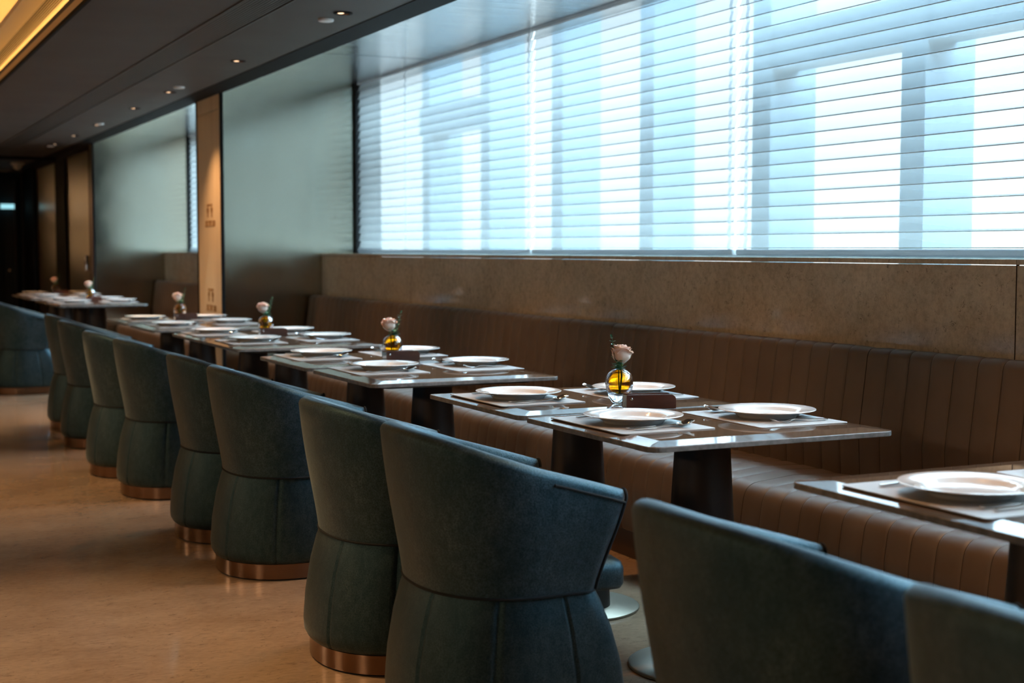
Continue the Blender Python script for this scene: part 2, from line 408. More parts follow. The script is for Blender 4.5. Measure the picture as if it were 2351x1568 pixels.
# windows: glass, frames and the deep facade fins outside
def window(n, y0, y1):
    wdw = struct(empty('window_%d' % n), 'glazed window wall behind the blinds')
    MB().box(3.95, 3.958, y0, y1, 1.236, SZ).build('glass', M['glass'], wdw, smooth=False)
    MB().box(3.92, 3.985, y0, y1, 1.236, 1.25).build('window_frame', M['anod'], wdw, smooth=False)
    fy = [v for v in FIN_Y if y0 < v < y1 + 0.3 and n == 1]
    for v in fy: MB().box(4.44, 4.73, v - 0.078, v + 0.078, 0.2, 3.6).build('facade_fin', M['anod'], wdw, smooth=False)
    if n == 1:
        for ya, yb in ((-4.0, 6.30), (9.9, 11.0)): MB().box(4.45, 4.62, ya, yb, 2.20, 2.42).build('transom', M['anod'], wdw, smooth=False)
    return wdw
FIN_Y = [7.365 + 1.158 * k for k in range(-9, 8)]
window(1, -4, P1a); window(2, P1b, P2a)
sbox('wall_upper_right', 'trim_black', 3.90, 4.0, -4, 24.6, 2.66, 2.95)

# ------------------------------------------------------------------ ceiling fittings
def downlight():
    r = empty('downlight')
    MB().lathe([(0.036, -0.002), (0.047, -0.002), (0.047, -0.006), (0.036, -0.006)], 32, cap=False).build('bezel', M['trim_black'], r)
    MB().lathe([(0.0365, -0.005), (0.036, -0.0015), (0.025, -0.0012)], 32, cap=False).build('reflector', M['bronze'], r)
    MB().lathe([(0.0, -0.0042), (0.014, -0.0042), (0.016, -0.003)], 24, cap=False, cx=-0.012).build('lens', M['lamp_lens'], r)
    return r
ord_ = ['tenth', 'ninth', 'eighth', 'seventh', 'sixth', 'fifth', 'fourth', 'third', 'second', 'first']
dproto = None
vis = ['nearest of the small round ceiling downlights in view', 'second small ceiling downlight from the camera, alone before the dark strip', 'third small ceiling downlight, just left of a white disc',
       'fourth small ceiling downlight from the camera', 'fifth small ceiling downlight, overlapping a white disc', 'sixth small ceiling downlight from the camera', 'seventh and faintest small ceiling downlight in the row']
for i, y in enumerate(SPOT_Y):
    o = downlight() if dproto is None else copy_tree(dproto); dproto = dproto or o
    o.location = (ROW_X, y, CZ)
    lb = vis[i - 4] if i >= 4 else 'small round ceiling downlight over the tables, %s behind the nearest visible one' % ['fourth', 'third', 'second', 'first'][i]
    tag(o, lb, 'ceiling light', 'downlights along the ceiling over the tables')
    light('downlight_beam', 'SPOT', (ROW_X, y, CZ - 0.012), SPOT_W, (1.0, 0.50, 0.20), spot_size=math.radians(86), spot_blend=1.0, shadow_soft_size=0.025)
sp = None
for i, (y, lb) in enumerate(((7.09, 'nearest flat white disc on the dark ceiling'), (10.47, 'second flat white disc on the ceiling, by the third downlight'),
                             (13.82, 'third flat white disc on the ceiling, beside the fifth downlight'), (17.06, 'farthest and faintest flat white disc on the ceiling'))):
    if sp is None: o = sp = MB().lathe([(0.0, -0.012), (0.036, -0.012), (0.040, -0.009), (0.040, 0)], 32, cap=False).build('ceiling_disc', M['white'])
    else: o = copy_tree(sp)
    o.location = (2.352, y, CZ); tag(o, lb, 'ceiling disc', 'flat white discs along the ceiling')
# long linear air diffuser: frame and thin blades in one run
ad = empty('air_diffuser', (0, 0, 0)); tag(ad, 'long black linear slot diffuser running down the dark ceiling', 'air vent')
b = MB(); b.box(1.815, 1.825, -2, 17.5, CZ - 0.006, CZ + 0.002).box(2.027, 2.037, -2, 17.5, CZ - 0.006, CZ + 0.002); b.build('vent_frame', M['grille'], ad, smooth=False)
b = MB()
for k in range(11): b.box(1.834 + k * 0.0175, 1.845 + k * 0.0175, -2, 17.5, CZ - 0.0022, CZ - 0.001)
b.build('blade', M['grille'], ad, smooth=False)
MB().box(1.825, 2.027, -2, 17.5, CZ - 0.0006, CZ + 0.001).build('back_plate', M['trim_black'], ad, smooth=False)
dm = empty('security_camera', (2.40, 20.6, CZ)); tag(dm, 'small white dome security camera on the far end of the ceiling', 'security camera')
MB().lathe([(0.0, -0.03), (0.09, -0.03), (0.09, 0)], 24, cap=False).build('housing', M['white'], dm)
MB().lathe([(0.0, -0.10), (0.035, -0.09), (0.06, -0.06), (0.065, -0.03)], 24, cap=False).build('dome', M['white'], dm)
# lamps over the aisle (in the tray ceiling, out of the frame)
al = None
for i, (x, y) in enumerate(((0.35, 0.8), (0.35, 4.35), (0.35, 7.9), (0.35, 11.4), (0.35, 15.0))):
    o = downlight() if al is None else copy_tree(al); al = al or o
    o.location = (x, y, 2.86); tag(o, 'small round downlight in the warm tray ceiling, %s the camera' % ['directly above', 'second from', 'third from', 'fourth from', 'farthest from'][i], 'ceiling light', 'downlights in the tray ceiling')
    light('aisle_beam', 'SPOT', (x, y, 2.84), AISLE_W, (1.0, 0.62, 0.30), spot_size=math.radians(66), spot_blend=0.8, shadow_soft_size=0.04)
for y in (1.0, 6.5, 12.0):
    light('left_fill', 'AREA', (-5.2, y, 2.59), 62, (1.0, 0.70, 0.42), shape='RECTANGLE', size=1.2, size_y=1.2)  # unseen warm fill added on the left to brighten the marble wall
light('end_wall_fill', 'SPOT', (1.3, 23.2, 2.4), 200, (1.0, 0.80, 0.52), (math.radians(50), 0, 0), spot_size=math.radians(110), spot_blend=0.8, shadow_soft_size=0.1)  # added spot without a fitting: brightens the end wall mirrored in the bronze doors
light('pier_beam', 'SPOT', (2.50, 11.08, CZ - 0.01), 80, (1.0, 0.82, 0.56), (0, math.radians(9), 0), spot_size=math.radians(40), spot_blend=0.4, shadow_soft_size=0.02)

# ------------------------------------------------------------------ blinds
def blind(y0, y1, tapes, label):
    r = empty('venetian_blind', (WX, (y0 + y1) / 2, 1.24)); h = (y1 - y0) / 2; yc = (y0 + y1) / 2
    tag(r, label, 'blind', 'sheer venetian blinds across the window wall')
    s = MB(); pitch = 0.0612; n = 21
    for k in range(n):
        z0 = 0.034 + k * pitch; pr = []
        for t in range(7):
            q = t / 6; pr.append((-0.012 + 0.020 * q + 0.003 * math.sin(PI * q), z0 + 0.0695 * q))
        s.grid([[(x, -h, z), (x, h, z)] for x, z in pr])
    s.build('slats', M['slat'], r)
    e = MB()
    for k in range(n):
        z0 = 0.034 + k * pitch; e.box(-0.0145, -0.0105, -h, h, z0 - 0.0012, z0 + 0.0022)
    e.build('slat_hem', M['hem'], r, smooth=False)
    MB().box(-0.022, 0.018, -h, h, 0.002, 0.030, b=0.008).build('bottom_rail', M['rail'], r)
    MB().box(-0.02, 0.0, -h, h, SZ - 1.24 - 0.02, SZ - 1.24, b=0.003).build('head_rail', M['tape'], r)
    for t in tapes:
        ty = t - yc; rows = []
        for k in range(n * 4 + 1):
            q = k / (n * 4); ph = 2 * PI * (k % 4) / 4
            rows.append([(-0.017 - 0.004 * math.sin(ph), ty - 0.012, 0.03 + q * n * pitch), (-0.017 - 0.004 * math.sin(ph), ty + 0.012, 0.03 + q * n * pitch)])
        MB().grid(rows).build('ladder_tape', M['tape'], r)
    return r
blind(7.605, 10.65, (9.63, 7.63), 'farthest blind of the near bay, next to the grey end panel')
blind(5.50, 7.585, (5.53,), 'second blind from the far end of the near bay')
blind(2.35, 5.475, (5.40, 2.5), 'nearest wide blind filling the right side of the view')
blind(-0.9, 2.33, (0.7,), 'blind on the window beside the camera, continuing to the right')
blind(-4.0, -0.92, (-2.0,), 'blind on the window behind the camera')
blind(11.55, 16.40, (13.2, 14.8), 'blind in the far window bay behind the pale pier')

# ------------------------------------------------------------------ banquettes
def smooth_profile(pts, n=6):
    """pts: (x, z, r) corners; rounds each by r"""
    out = []
    for i, (x, z, r) in enumerate(pts):
        if r == 0 or i in (0, len(pts) - 1): out.append((x, z)); continue
        p = Vector((x, z)); a = (Vector(pts[i - 1][:2]) - p).normalized(); b = (Vector(pts[i + 1][:2]) - p).normalized()
        ang = a.angle(b); d = r / math.tan(ang / 2); A = p + a * d; B = p + b * d
        for k in range(n + 1):
            t = k / n; out.append(tuple(A * (1 - t) ** 2 + p * 2 * t * (1 - t) + B * t * t))
    return out


def ribbed(prof, y0, y1, name, parent, pitch=2.4 / 22, endr=(0.0, 0.0), off=0.0):
    """extrude along Y with stitched channels; endr rounds an end"""
    c = Vector((sum(p[0] for p in prof) / len(prof), sum(p[1] for p in prof) / len(prof)))
    nr = []
    for i in range(len(prof)):
        a = Vector(prof[max(i - 1, 0)]); b = Vector(prof[min(i + 1, len(prof) - 1)]); t = (b - a).normalized(); nn = Vector((t.y, -t.x))
        if nn.dot(Vector(prof[i]) - c) < 0: nn = -nn
        nr.append(nn)
    ys = []
    k0 = math.ceil((y0 - off) / pitch); ys.append((y0, 0.004))
    lines = []
    y = k0 * pitch + off
    while y < y1 - 0.01:
        if y > y0 + 0.01:
            for dy, dd in ((-0.035, 0.0), (-0.012, 0.0010), (-0.004, 0.0034), (-0.0015, 0.006), (0.0015, 0.006), (0.004, 0.0034), (0.012, 0.0010), (0.035, 0)):
                ys.append((y + dy, dd))
        y += pitch
    ys = sorted(v for v in ys if y0 <= v[0] <= y1)
    R = endr[1]
    if R > 0:
        ys = [v for v in ys if v[0] < y1 - R]; ys += [(y1 - R + R * math.sin(a * PI / 12), R * (1 - math.cos(a * PI / 12))) for a in range(0, 7)]
    else: ys.append((y1, 0.004))
    rows = []
    for y, dd in ys: rows.append([(p[0] - q.x * dd, y, p[1] - q.y * dd) for p, q in zip(prof, nr)])
    mb = MB().grid(rows); n = len(prof)
    mb.f.append(tuple(range(n))); mb.f.append(tuple(len(mb.v) - n + i for i in reversed(range(n))))
    o = mb.build(name, M['leather'], parent, angle=70); o.data.materials.append(M['stitch'])
    for i in range(len(ys) - 1):
        if ys[i][1] == 0.006 and ys[i + 1][1] == 0.006:
            for j in range(n - 1): o.data.polygons[i * (n - 1) + j].material_index = 1
    return o


seat_prof = smooth_profile([(3.40, 0.115, 0), (2.935, 0.115, 0.012), (2.915, 0.30, 0.2), (2.935, 0.435, 0.075), (3.15, 0.455, 0.15), (3.40, 0.445, 0)], 8)
back_prof = smooth_profile([(3.495, 0.42, 0), (3.345, 0.42, 0.02), (3.335, 0.60, 0.3), (3.375, 0.925, 0.045), (3.495, 0.905, 0.02), (3.495, 0.5, 0)], 8)
def banquette(y0, y1, seat_seams, back_seams, label):
    r = empty('banquette', (0, 0, 0)); tag(r, label, 'banquette')
    ss = [y0] + seat_seams + [y1]
    for a, b in zip(ss[:-1], ss[1:]): ribbed(seat_prof, a + 0.002, b - 0.002, 'seat', r, endr=(0, 0.09 if b == y1 else 0), off=4.18)
    ss = [y0] + back_seams + [y1]
    for a, b in zip(ss[:-1], ss[1:]): ribbed(back_prof, a + 0.002, b - 0.002, 'backrest', r, endr=(0, 0.07 if b == y1 else 0), off=4.052)
    MB().box(2.955, 3.45, y0, y1 - 0.05, 0.0, 0.114).build('plinth', M['plinth'], r, smooth=False)
    return r
banquette(-3.9, P1a - 0.015, [-0.62, 1.78, 4.18, 6.58, 8.98], [-0.75, 1.65, 4.052, 6.452, 8.852], 'long brown ribbed leather banquette under the near window bay')
banquette(P1b + 0.01, P2a - 0.015, [13.9], [13.9], 'short brown leather banquette in the far bay beyond the pale pier')

# ------------------------------------------------------------------ tables
TX0, TX1, TH, TW = 1.95, 2.78, 0.75, 0.77
def rounded_rect(hx, hy, r, n=6):
    pts = []
    for cx, cy, a0 in ((hx - r, hy - r, 0), (-hx + r, hy - r, 90), (-hx + r, -hy + r, 180), (hx - r, -hy + r, 270)):
        for k in range(n + 1):
            a = math.radians(a0 + 90 * k / n); pts.append((cx + r * math.cos(a), cy + r * math.sin(a)))
    return pts
def ring_mesh(rings, cap_first=True, cap_last=True):
    mb = MB().grid([[(x, y, z) for x, y in r] for r, z in rings], close_u=True); n = len(rings[0][0])
    if cap_first: mb.f.append(tuple(reversed(range(n))))
    if cap_last: mb.f.append(tuple(len(mb.v) - n + i for i in range(n)))
    return mb
def make_table():
    r = empty('dining_table'); hx = (TX1 - TX0) / 2; hy = TW / 2
    R = lambda i, rr=0.035: rounded_rect(hx - i, hy - i, max(rr - i, 0.004))
    tt = ring_mesh([(R(0.001), TH - 0.0215), (R(0), TH - 0.0200), (R(0), TH - 0.0085), (R(0.0015), TH - 0.0062), (R(0.070), TH), (rounded_rect(hx - 0.1, hy - 0.1, 0.004), TH)]).build('tabletop', M['top'], r, angle=1.2)
    tt.data.materials.append(M['top_edge'])
    for k in range(28 * 3): tt.data.polygons[k].material_index = 1
    ring_mesh([(rounded_rect(hx - 0.09, hy - 0.09, 0.03), TH - 0.036), (rounded_rect(hx - 0.075, hy - 0.075, 0.03), TH - 0.0207)]).build('underframe', M['black_metal'], r, smooth=False)
    MB().lathe([(0.0, 0.012), (0.118, 0.012), (0.114, 0.10), (0.104, 0.32), (0.093, 0.52), (0.085, 0.66), (0.082, TH - 0.036), (0, TH - 0.036)], 48, cap=False).build('pedestal', M['pedestal'], r)
    MB().lathe([(0.0, 0.0), (0.216, 0.0), (0.221, 0.003), (0.221, 0.009), (0.217, 0.012), (0.0, 0.012)], 72, cap=False).build('base', M['base_disc'], r)
    return r
def pair_dx(y): return 0.008 if y < 5 else -0.05 if y < 7 else -0.02 if y < 9 else -0.055 if y < 11 else -0.02
TABLES = [  # centre y, description
    (2.235, 'cropped table at lower right'),
    (3.600, 'near table of the sharp middle pair'), (4.395, 'far table of the sharp middle pair'),
    (5.590, 'near table of the second pair back'), (6.430, 'far table of the second pair back'),
    (7.745, 'near table of the third pair back'), (8.530, 'far table of the third pair back'),
    (9.700, 'near table of the fourth pair back'), (10.640, 'far table of the fourth pair back'),
    (14.14, 'near table of the fifth pair, far left'), (14.97, 'far table of the fifth pair, far left'),
    (16.20, 'near table of the farthest pair'), (17.00, 'far table of the farthest pair')]
tproto = None
for y, d in TABLES:
    o = make_table() if tproto is None else copy_tree(tproto); tproto = tproto or o
    dx = pair_dx(y)
    o.location = ((TX0 + TX1) / 2 + dx, y, 0)
    tag(o, 'square brown stone pedestal table, ' + d, 'table', 'stone topped tables in pairs along the banquette')

# ------------------------------------------------------------------ table settings
def make_plate():
    pr = [(0.0, 0.004), (0.084, 0.004), (0.086, 0.0), (0.090, 0.0), (0.093, 0.005), (0.104, 0.013), (0.122, 0.0185), (0.1475, 0.0235), (0.150, 0.0245), (0.1495, 0.0262), (0.147, 0.0268),
          (0.128, 0.0232), (0.108, 0.0205), (0.102, 0.0180), (0.094, 0.0110), (0.086, 0.0085), (0.05, 0.0080), (0.0, 0.0080)]
    return MB().lathe(pr, 72, cap=False).build('dinner_plate', M['china'], angle=60)
def make_mat(): return ring_mesh([(rounded_rect(0.158, 0.222, 0.012, 4), 0), (rounded_rect(0.158, 0.222, 0.012, 4), 0.0022), (rounded_rect(0.1573, 0.2213, 0.012, 4), 0.0028)]).build('placemat', M['mat'], smooth=False)
def sweep_strip(sec):
    """sec: list of (x, half width, z, thickness, dish)"""
    rows = []
    for x, hw, z, t, dish in sec:
        top = []; bot = []
        for k in range(7):
            u = -1 + k / 3; zz = z + dish * (u * u)
            top.append((x, u * hw, zz + t / 2)); bot.append((x, u * hw, zz - t / 2))
        rows.append(top + bot[::-1])
    mb = MB().grid(rows, close_u=True); n = 14; mb.f.append(tuple(range(n))); mb.f.append(tuple(len(mb.v) - n + i for i in reversed(range(n)))); return mb
# cutlery points +x; handle end at x=0
def make_spoon():
    r = empty('spoon')
    sweep_strip([(0.0, 0.005, 0.004, 0.0035, 0), (0.004, 0.0062, 0.004, 0.004, 0), (0.06, 0.0052, 0.005, 0.004, 0), (0.11, 0.0032, 0.009, 0.0034, 0), (0.138, 0.003, 0.011, 0.003, 0), (0.147, 0.005, 0.009, 0.0022, 0.001)]).build('handle', M['steel'], r)
    s = []
    for k in range(13):
        q = k / 12; hw = 0.0205 * math.sqrt(max(0.02, 1 - (2 * q - 1.0) ** 2)) * (1.05 - 0.15 * q); zc = 0.009 - 0.0075 * math.sin(PI * min(1, q * 1.25)) + 0.010 * max(0, q - 0.25)
        s.append((0.146 + 0.062 * q, hw, zc, 0.0014, 0.0105 * math.sin(PI * min(1, 0.12 + q * 0.8))))
    sweep_strip(s).build('bowl', M['steel'], r); return r
def make_knife():
    r = empty('table_knife')
    sweep_strip([(0, 0.005, 0.0045, 0.004, 0), (0.004, 0.0068, 0.0045, 0.006, 0), (0.09, 0.0062, 0.0045, 0.0055, 0), (0.10, 0.005, 0.004, 0.004, 0)]).build('handle', M['steel'], r)
    sweep_strip([(0.10, 0.005, 0.003, 0.002, 0), (0.12, 0.0085, 0.003, 0.0016, 0), (0.19, 0.0085, 0.003, 0.0014, 0), (0.212, 0.005, 0.003, 0.0012, 0), (0.218, 0.001, 0.003, 0.001, 0)]).build('blade', M['steel'], r); return r
def make_fork():
    r = empty('fork')
    sweep_strip([(0.0, 0.005, 0.004, 0.0035, 0), (0.004, 0.0060, 0.004, 0.004, 0), (0.07, 0.0050, 0.006, 0.004, 0), (0.12, 0.003, 0.0105, 0.0032, 0), (0.135, 0.004, 0.0085, 0.0026, 0), (0.150, 0.011, 0.003, 0.002, 0.001), (0.158, 0.0122, 0.003, 0.0018, 0.001)]).build('handle', M['steel'], r)
    b = MB()
    for k in range(4):
        y = -0.0102 + k * 0.0068
        b.tube([(0.156, y, 0.0035), (0.175, y, 0.0045), (0.190, y, 0.0085), (0.206, y * 0.96, 0.0145)], [0.0017, 0.0016, 0.0014, 0.0007], 6)
    b.build('tines', M['steel'], r); return r
PL = dict(plate=make_plate(), mat=make_mat(), spoon=make_spoon(), knife=make_knife(), fork=make_fork()); used = set()
def put(kind, loc, rz, label, cat, group):
    src = PL[kind]; o = src if kind not in used else copy_tree(src); used.add(kind)
    o.location = loc; o.rotation_euler = (0, 0, rz); return tag(o, label, cat, group)
# (chair side plate y, bench side plate y); None = cannot be seen
SET = [(2.262, 2.25), (3.656, 3.605), (4.440, 4.412), (5.765, 5.80), (6.635, 6.60), (7.84, 7.93), (8.73, 8.63), (9.66, 9.88), (10.62, 10.58), (14.25, 14.33), (15.02, 15.02), (16.25, 16.3), (17.25, 17.2)]
MT = TH + 0.0028
for i, ((ty, d), (ya, yb)) in enumerate(zip(TABLES, SET)):
    dx = pair_dx(ty) * 0.5
    pdx = -0.055 if 9 < ty < 11 else 0
    for side, px, py, s in (('chair', 2.163 + pdx, ya, 1), ('bench', 2.612 + pdx, yb, -1)):
        cl = max(-0.155, min(0.155, py - ty)); my = ty + cl; mx = (2.150 if s > 0 else 2.590) + dx
        jit = random.uniform(-0.02, 0.02)
        put('mat', (mx, my, TH), jit * 0.6, 'pale grey placemat on the %s side, %s' % (side, d), 'placemat', 'placemats on the tables')
        put('plate', (px, py, MT), 0, 'white dinner plate on the %s side, %s' % (side, d), 'plate', 'white dinner plates on the tables')
        if i > 8: continue
        # diner at the chair faces +x, at the bench faces -x ; right hand: -y / +y
        rz = 0 if s > 0 else PI
        bx = 2.052 + dx if s > 0 else 2.715 + dx
        yk = py - s * 0.143; ys_ = py - s * 0.172; yf = py + s * 0.158
        lim = lambda v: max(ty - 0.372, min(ty + 0.372, v))
        put('knife', (bx, lim(yk), MT if abs(yk - my) < 0.215 else MT), rz + jit, 'steel table knife on the %s side, %s' % (side, d), 'knife', 'knives beside the plates')
        put('spoon', (bx + s * 0.01 * (1 if s > 0 else 1), lim(ys_), MT), rz + jit + s * 0.03, 'steel spoon on the %s side, %s' % (side, d), 'spoon', 'spoons beside the plates')
        put('fork', (bx, lim(yf), MT), rz - jit, 'steel fork on the %s side, %s' % (side, d), 'fork', 'forks beside the plates')

# ------------------------------------------------------------------ vase, rose, sprig, napkin holder
def make_vase():
    r = empty('glass_vase')
    outer = [(0.0, 0.0), (0.018, 0.0005), (0.024, 0.004), (0.034, 0.020), (0.043, 0.042), (0.0475, 0.066), (0.045, 0.088), (0.036, 0.104), (0.025, 0.1125), (0.017, 0.1155), (0.0135, 0.114), (0.0128, 0.110),
             (0.016, 0.105), (0.030, 0.094), (0.0365, 0.078), (0.0375, 0.062), (0.033, 0.044), (0.022, 0.033), (0.0, 0.029)]
    MB().lathe(outer, 48, cap=False).build('glass_body', M['clear_glass'], r, angle=60)
    inner = [(0.0, 0.0295), (0.0215, 0.0335), (0.0325, 0.0445), (0.0368, 0.062), (0.0358, 0.0775), (0.0295, 0.0932), (0.016, 0.1035), (0.0, 0.105)]
    MB().lathe(inner, 48, cap=False).build('amber_core', M['amber_glass'], r, angle=60)
    return r
def make_rose(lean=0.0):
    r = empty('rose')
    b = MB(); zc = 0.135; rnd = random.Random(3)
    def petal(a0, r0, h, wid, open_, z0, curl, ph=0.0):
        rows = []
        for j in range(11):
            v = j / 10; row = []
            for k in range(11):
                u = -1 + k / 5
                w_ = wid * (0.55 + 0.45 * math.sin(PI / 2 * min(1, v * 1.8)))
                rad = r0 * (0.30 + 0.70 * math.sin(PI / 2 * min(1, v / 0.55)) - 0.10 * max(0, v - 0.55)) + open_ * max(0, v - 0.5) ** 1.6 * (1 + 0.5 * u * u) + 0.0012 * math.sin(5 * u + ph) * v
                a = a0 + u * w_; top = max(0, v - 0.82) / 0.18
                zz = z0 + h * (v - 0.20 * v * v * u ** 4 - 0.03 * v * math.cos(3 * u + ph)) - curl * top ** 2
                rad += curl * 0.9 * top
                row.append((rad * math.cos(a), rad * math.sin(a), zz))
            rows.append(row)
        b.grid(rows)
    for k in range(3): petal(k * 2.1, 0.009, 0.058, 1.25, 0.0, zc + 0.006, 0, k)
    for k in range(3): petal(0.7 + k * 2.1, 0.0155, 0.062, 1.2, 0.004, zc + 0.002, 0.001, k + 1)
    for k in range(4): petal(0.2 + k * 1.57, 0.0225, 0.062, 1.05, 0.012, zc, 0.003, k * 2)
    for k in range(4): petal(1.0 + k * 1.57, 0.0285, 0.058, 0.95, 0.012, zc - 0.001, 0.005, k * 1.3)
    for k in range(3): petal(0.4 + k * 2.1, 0.0320, 0.050, 0.80, 0.012, zc - 0.001, 0.004, k * 2.3)
    b.build('bloom', M['petal'], r, angle=80)
    s = MB()
    for k in range(5):
        a = k * 1.257 + 0.4; ca, sa = math.cos(a), math.sin(a); rows = []
        for j in range(6):
            q = j / 5; rad = 0.006 + 0.030 * q ** 0.8; z = zc - 0.004 + 0.026 * q - (0.02 * (q - 0.5) if k % 2 else -0.006 * q); wq = 0.007 * math.sin(PI * (0.15 + 0.83 * q))
            rows.append([(rad * ca + wq * sa * t, rad * sa - wq * ca * t, z + 0.001 * abs(t)) for t in (-1, 0, 1)])
        s.grid(rows)
    s.lathe([(0.002, -0.012), (0.007, -0.006), (0.009, 0.002)], 12, cz=zc)
    s.build('sepals', M['sepal'], r)
    MB().tube([(0.0, 0, 0.034), (0.003, 0, 0.09), (0.0, 0, zc - 0.006)], 0.0026, 8).build('stem', M['leaf'], r)
    return r
def leaf_disc(b, c, d, nrm, L, W):
    c = Vector(c); d = Vector(d).normalized(); s = d.cross(Vector(nrm)).normalized(); n = s.cross(d)
    rows = []
    for j in range(6):
        q = j / 5; w_ = W * math.sin(PI * (0.08 + 0.88 * q)) ** 0.8
        rows.append([tuple(c + d * (L * q) + s * (w_ * t) + n * (0.10 * L * t * t - 0.05 * L * q)) for t in (-1, -0.5, 0, 0.5, 1)])
    b.grid(rows)
def make_sprig():
    r = empty('leafy_sprig'); rnd = random.Random(5)
    pts = [Vector((0, 0, 0.036)), Vector((0.002, 0.0, 0.10)), Vector((0.012, 0.0, 0.15)), Vector((0.020, 0.0, 0.19)), Vector((0.027, 0.0, 0.226))]
    MB().tube(pts, [0.0018, 0.0018, 0.0014, 0.0011, 0.0007], 6).build('stem', M['leaf'], r)
    b = MB()
    for k in range(9):
        q = 0.13 + k * 0.0112; z = q; x = 0.002 + max(0, (z - 0.10)) * 0.20; L = 0.019 - 0.0010 * k
        for sgn in (-1, 1):
            a = k * 1.35; leaf_disc(b, (x, 0, z), (sgn * math.cos(a), sgn * math.sin(a), 0.35), (0, 0, 1), L, L * 0.38)
    leaf_disc(b, (0.026, 0, 0.224), (0.3, 0, 1), (0, 1, 0), 0.011, 0.004)
    for k in range(15):
        a = rnd.uniform(0, 2 * PI); leaf_disc(b, (0.004 * math.cos(a), 0.004 * math.sin(a), rnd.uniform(0.114, 0.130)), (math.cos(a), math.sin(a), rnd.uniform(0.0, 0.9)), (0, 0, 1), rnd.uniform(0.017, 0.027), 0.008)
    b.build('leaves', M['leaf'], r); return r
def make_holder():
    r = empty('napkin_holder'); L, Hh, T, G = 0.165, 0.047, 0.007, 0.048
    def board(y, L):
        pts = [(-L / 2, 0.002), (L / 2, 0.002)] + [(L / 2 - 0.018 + 0.018 * math.cos(a * PI / 16), Hh - 0.018 + 0.018 * math.sin(a * PI / 16)) for a in range(0, 9)] + [(-L / 2 + 0.002, Hh), (-L / 2, Hh - 0.002)]
        mb = MB(); n = len(pts); mb.add([(x, y - T / 2, z) for x, z in pts] + [(x, y + T / 2, z) for x, z in pts], [tuple(range(n)), tuple(range(2 * n - 1, n - 1, -1))] + [(i, (i + 1) % n, n + (i + 1) % n, n + i) for i in range(n)])
        return mb
    board(-G / 2 - T / 2, L).build('side_board', M['walnut'], r, angle=30); board(G / 2 + T / 2, L).build('side_board', M['walnut'], r, angle=30)
    MB().box(-L / 2, -L / 2 + 0.006, -G / 2, G / 2, 0.002, Hh - 0.002).build('end_plate', M['steel'], r, smooth=False)
    MB().box(-L / 2, L / 2 - 0.004, -G / 2, G / 2, 0.0, 0.004).build('bottom_plate', M['walnut'], r, smooth=False)
    sc = MB()
    rows = [[(-L / 2 + 0.016 + q * math.cos(k * PI / 8), -G / 2 - T - z, Hh - 0.014 + q * math.sin(k * PI / 8)) for k in range(16)] for q, z in ((0.0045, 0), (0.0045, 0.001), (0.003, 0.0018), (0.0005, 0.0018))]
    sc.grid(rows, close_u=True); sc.build('screw', M['steel'], r)
    return r
# pair: vase xy, rose/sprig azimuth, holder xy, holder angle
cen = [((2.403, 4.155), 0.0, (2.418, 3.985), -0.30, 'the sharp middle pair of tables'), ((2.40, 6.285), 3.3, (2.405, 6.19), 0.02, 'the second pair of tables back'),
       ((2.40, 8.44), 3.3, (2.405, 8.30), -0.05, 'the third pair of tables back'), ((2.37, 10.64), 3.3, (2.38, 10.50), 0.0, 'the fourth pair, beside the pale pier'),
       ((2.40, 14.82), 3.3, (2.40, 14.66), 0.0, 'the fifth pair, far left'), ((2.40, 17.22), 2.9, (2.44, 17.06), 0.0, 'the farthest pair of tables')]
PR = {}
def put2(kind, maker, loc, rot, label, cat, group):
    if kind in PR: o = copy_tree(PR[kind])
    else: o = PR[kind] = maker()
    o.location = loc; o.rotation_euler = rot; return tag(o, label, cat, group)
for i, ((vx, vy), az, (hx, hy), ha, d) in enumerate(cen):
    put2('vase', make_vase, (vx, vy, TH), (0, 0, 0), 'round clear glass vase with amber core on ' + d, 'vase', 'amber glass vases on the tables')
    o = put2('rose', make_rose, (vx, vy, TH), (0, 0, az), 'pale blush rose in the vase on ' + d, 'flower', 'blush roses in the vases')
    tl = -0.10 if i else 0.05
    o.rotation_euler = (0.0, tl if i == 0 else -0.10, 0.6 * (i + 1) if False else 0)
    o2 = put2('sprig', make_sprig, (vx, vy, TH), (0, 0, 0), 'green leafy sprig in the vase on ' + d, 'sprig', 'leafy sprigs in the vases')
    o2.rotation_euler = (0, 0, PI - 0.42) if i == 0 else (0, 0.06, -0.42)
    put2('holder', make_holder, (hx, hy, TH), (0, 0, ha), 'dark walnut napkin holder on ' + d, 'napkin holder', 'walnut napkin holders')

# ------------------------------------------------------------------ chairs
def lerp(a, b, t): return a + (b - a) * t
def interp(tbl, z):
    if z <= tbl[0][0]: return tbl[0][1]
    for (a, va), (b, vb) in zip(tbl[:-1], tbl[1:]):
        if z <= b: t = (z - a) / (b - a); t = t * t * (3 - 2 * t) * 0.35 + t * 0.65; return lerp(va, vb, t)
    return tbl[-1][1]
HW = [(0.40, 0.287), (0.65, 0.322), (0.82, 0.335)]
XR = [(0.40, -0.238), (0.82, -0.300)]
XF = [(0.40, 0.172), (0.66, 0.248), (0.82, 0.29)]
def upath(s, hw, xr, xf, p=2.25):
    """s in [-1,1] from the near wing front round the rear to the far wing front"""
    q = abs(s); xs = xr * 0.0; S0 = 0.36
    if q > 1 - S0:
        t = (q - (1 - S0)) / S0; x = lerp(xs, xf, t); y = hw * (1 - 0.0 * t)
        y = hw - 0.012 * t
    else:
        a = q / (1 - S0) * PI / 2
        x = xr * abs(math.cos(a)) ** (2 / p); y = hw * abs(math.sin(a)) ** (2 / p)
    return Vector((x, -y if s < 0 else y))
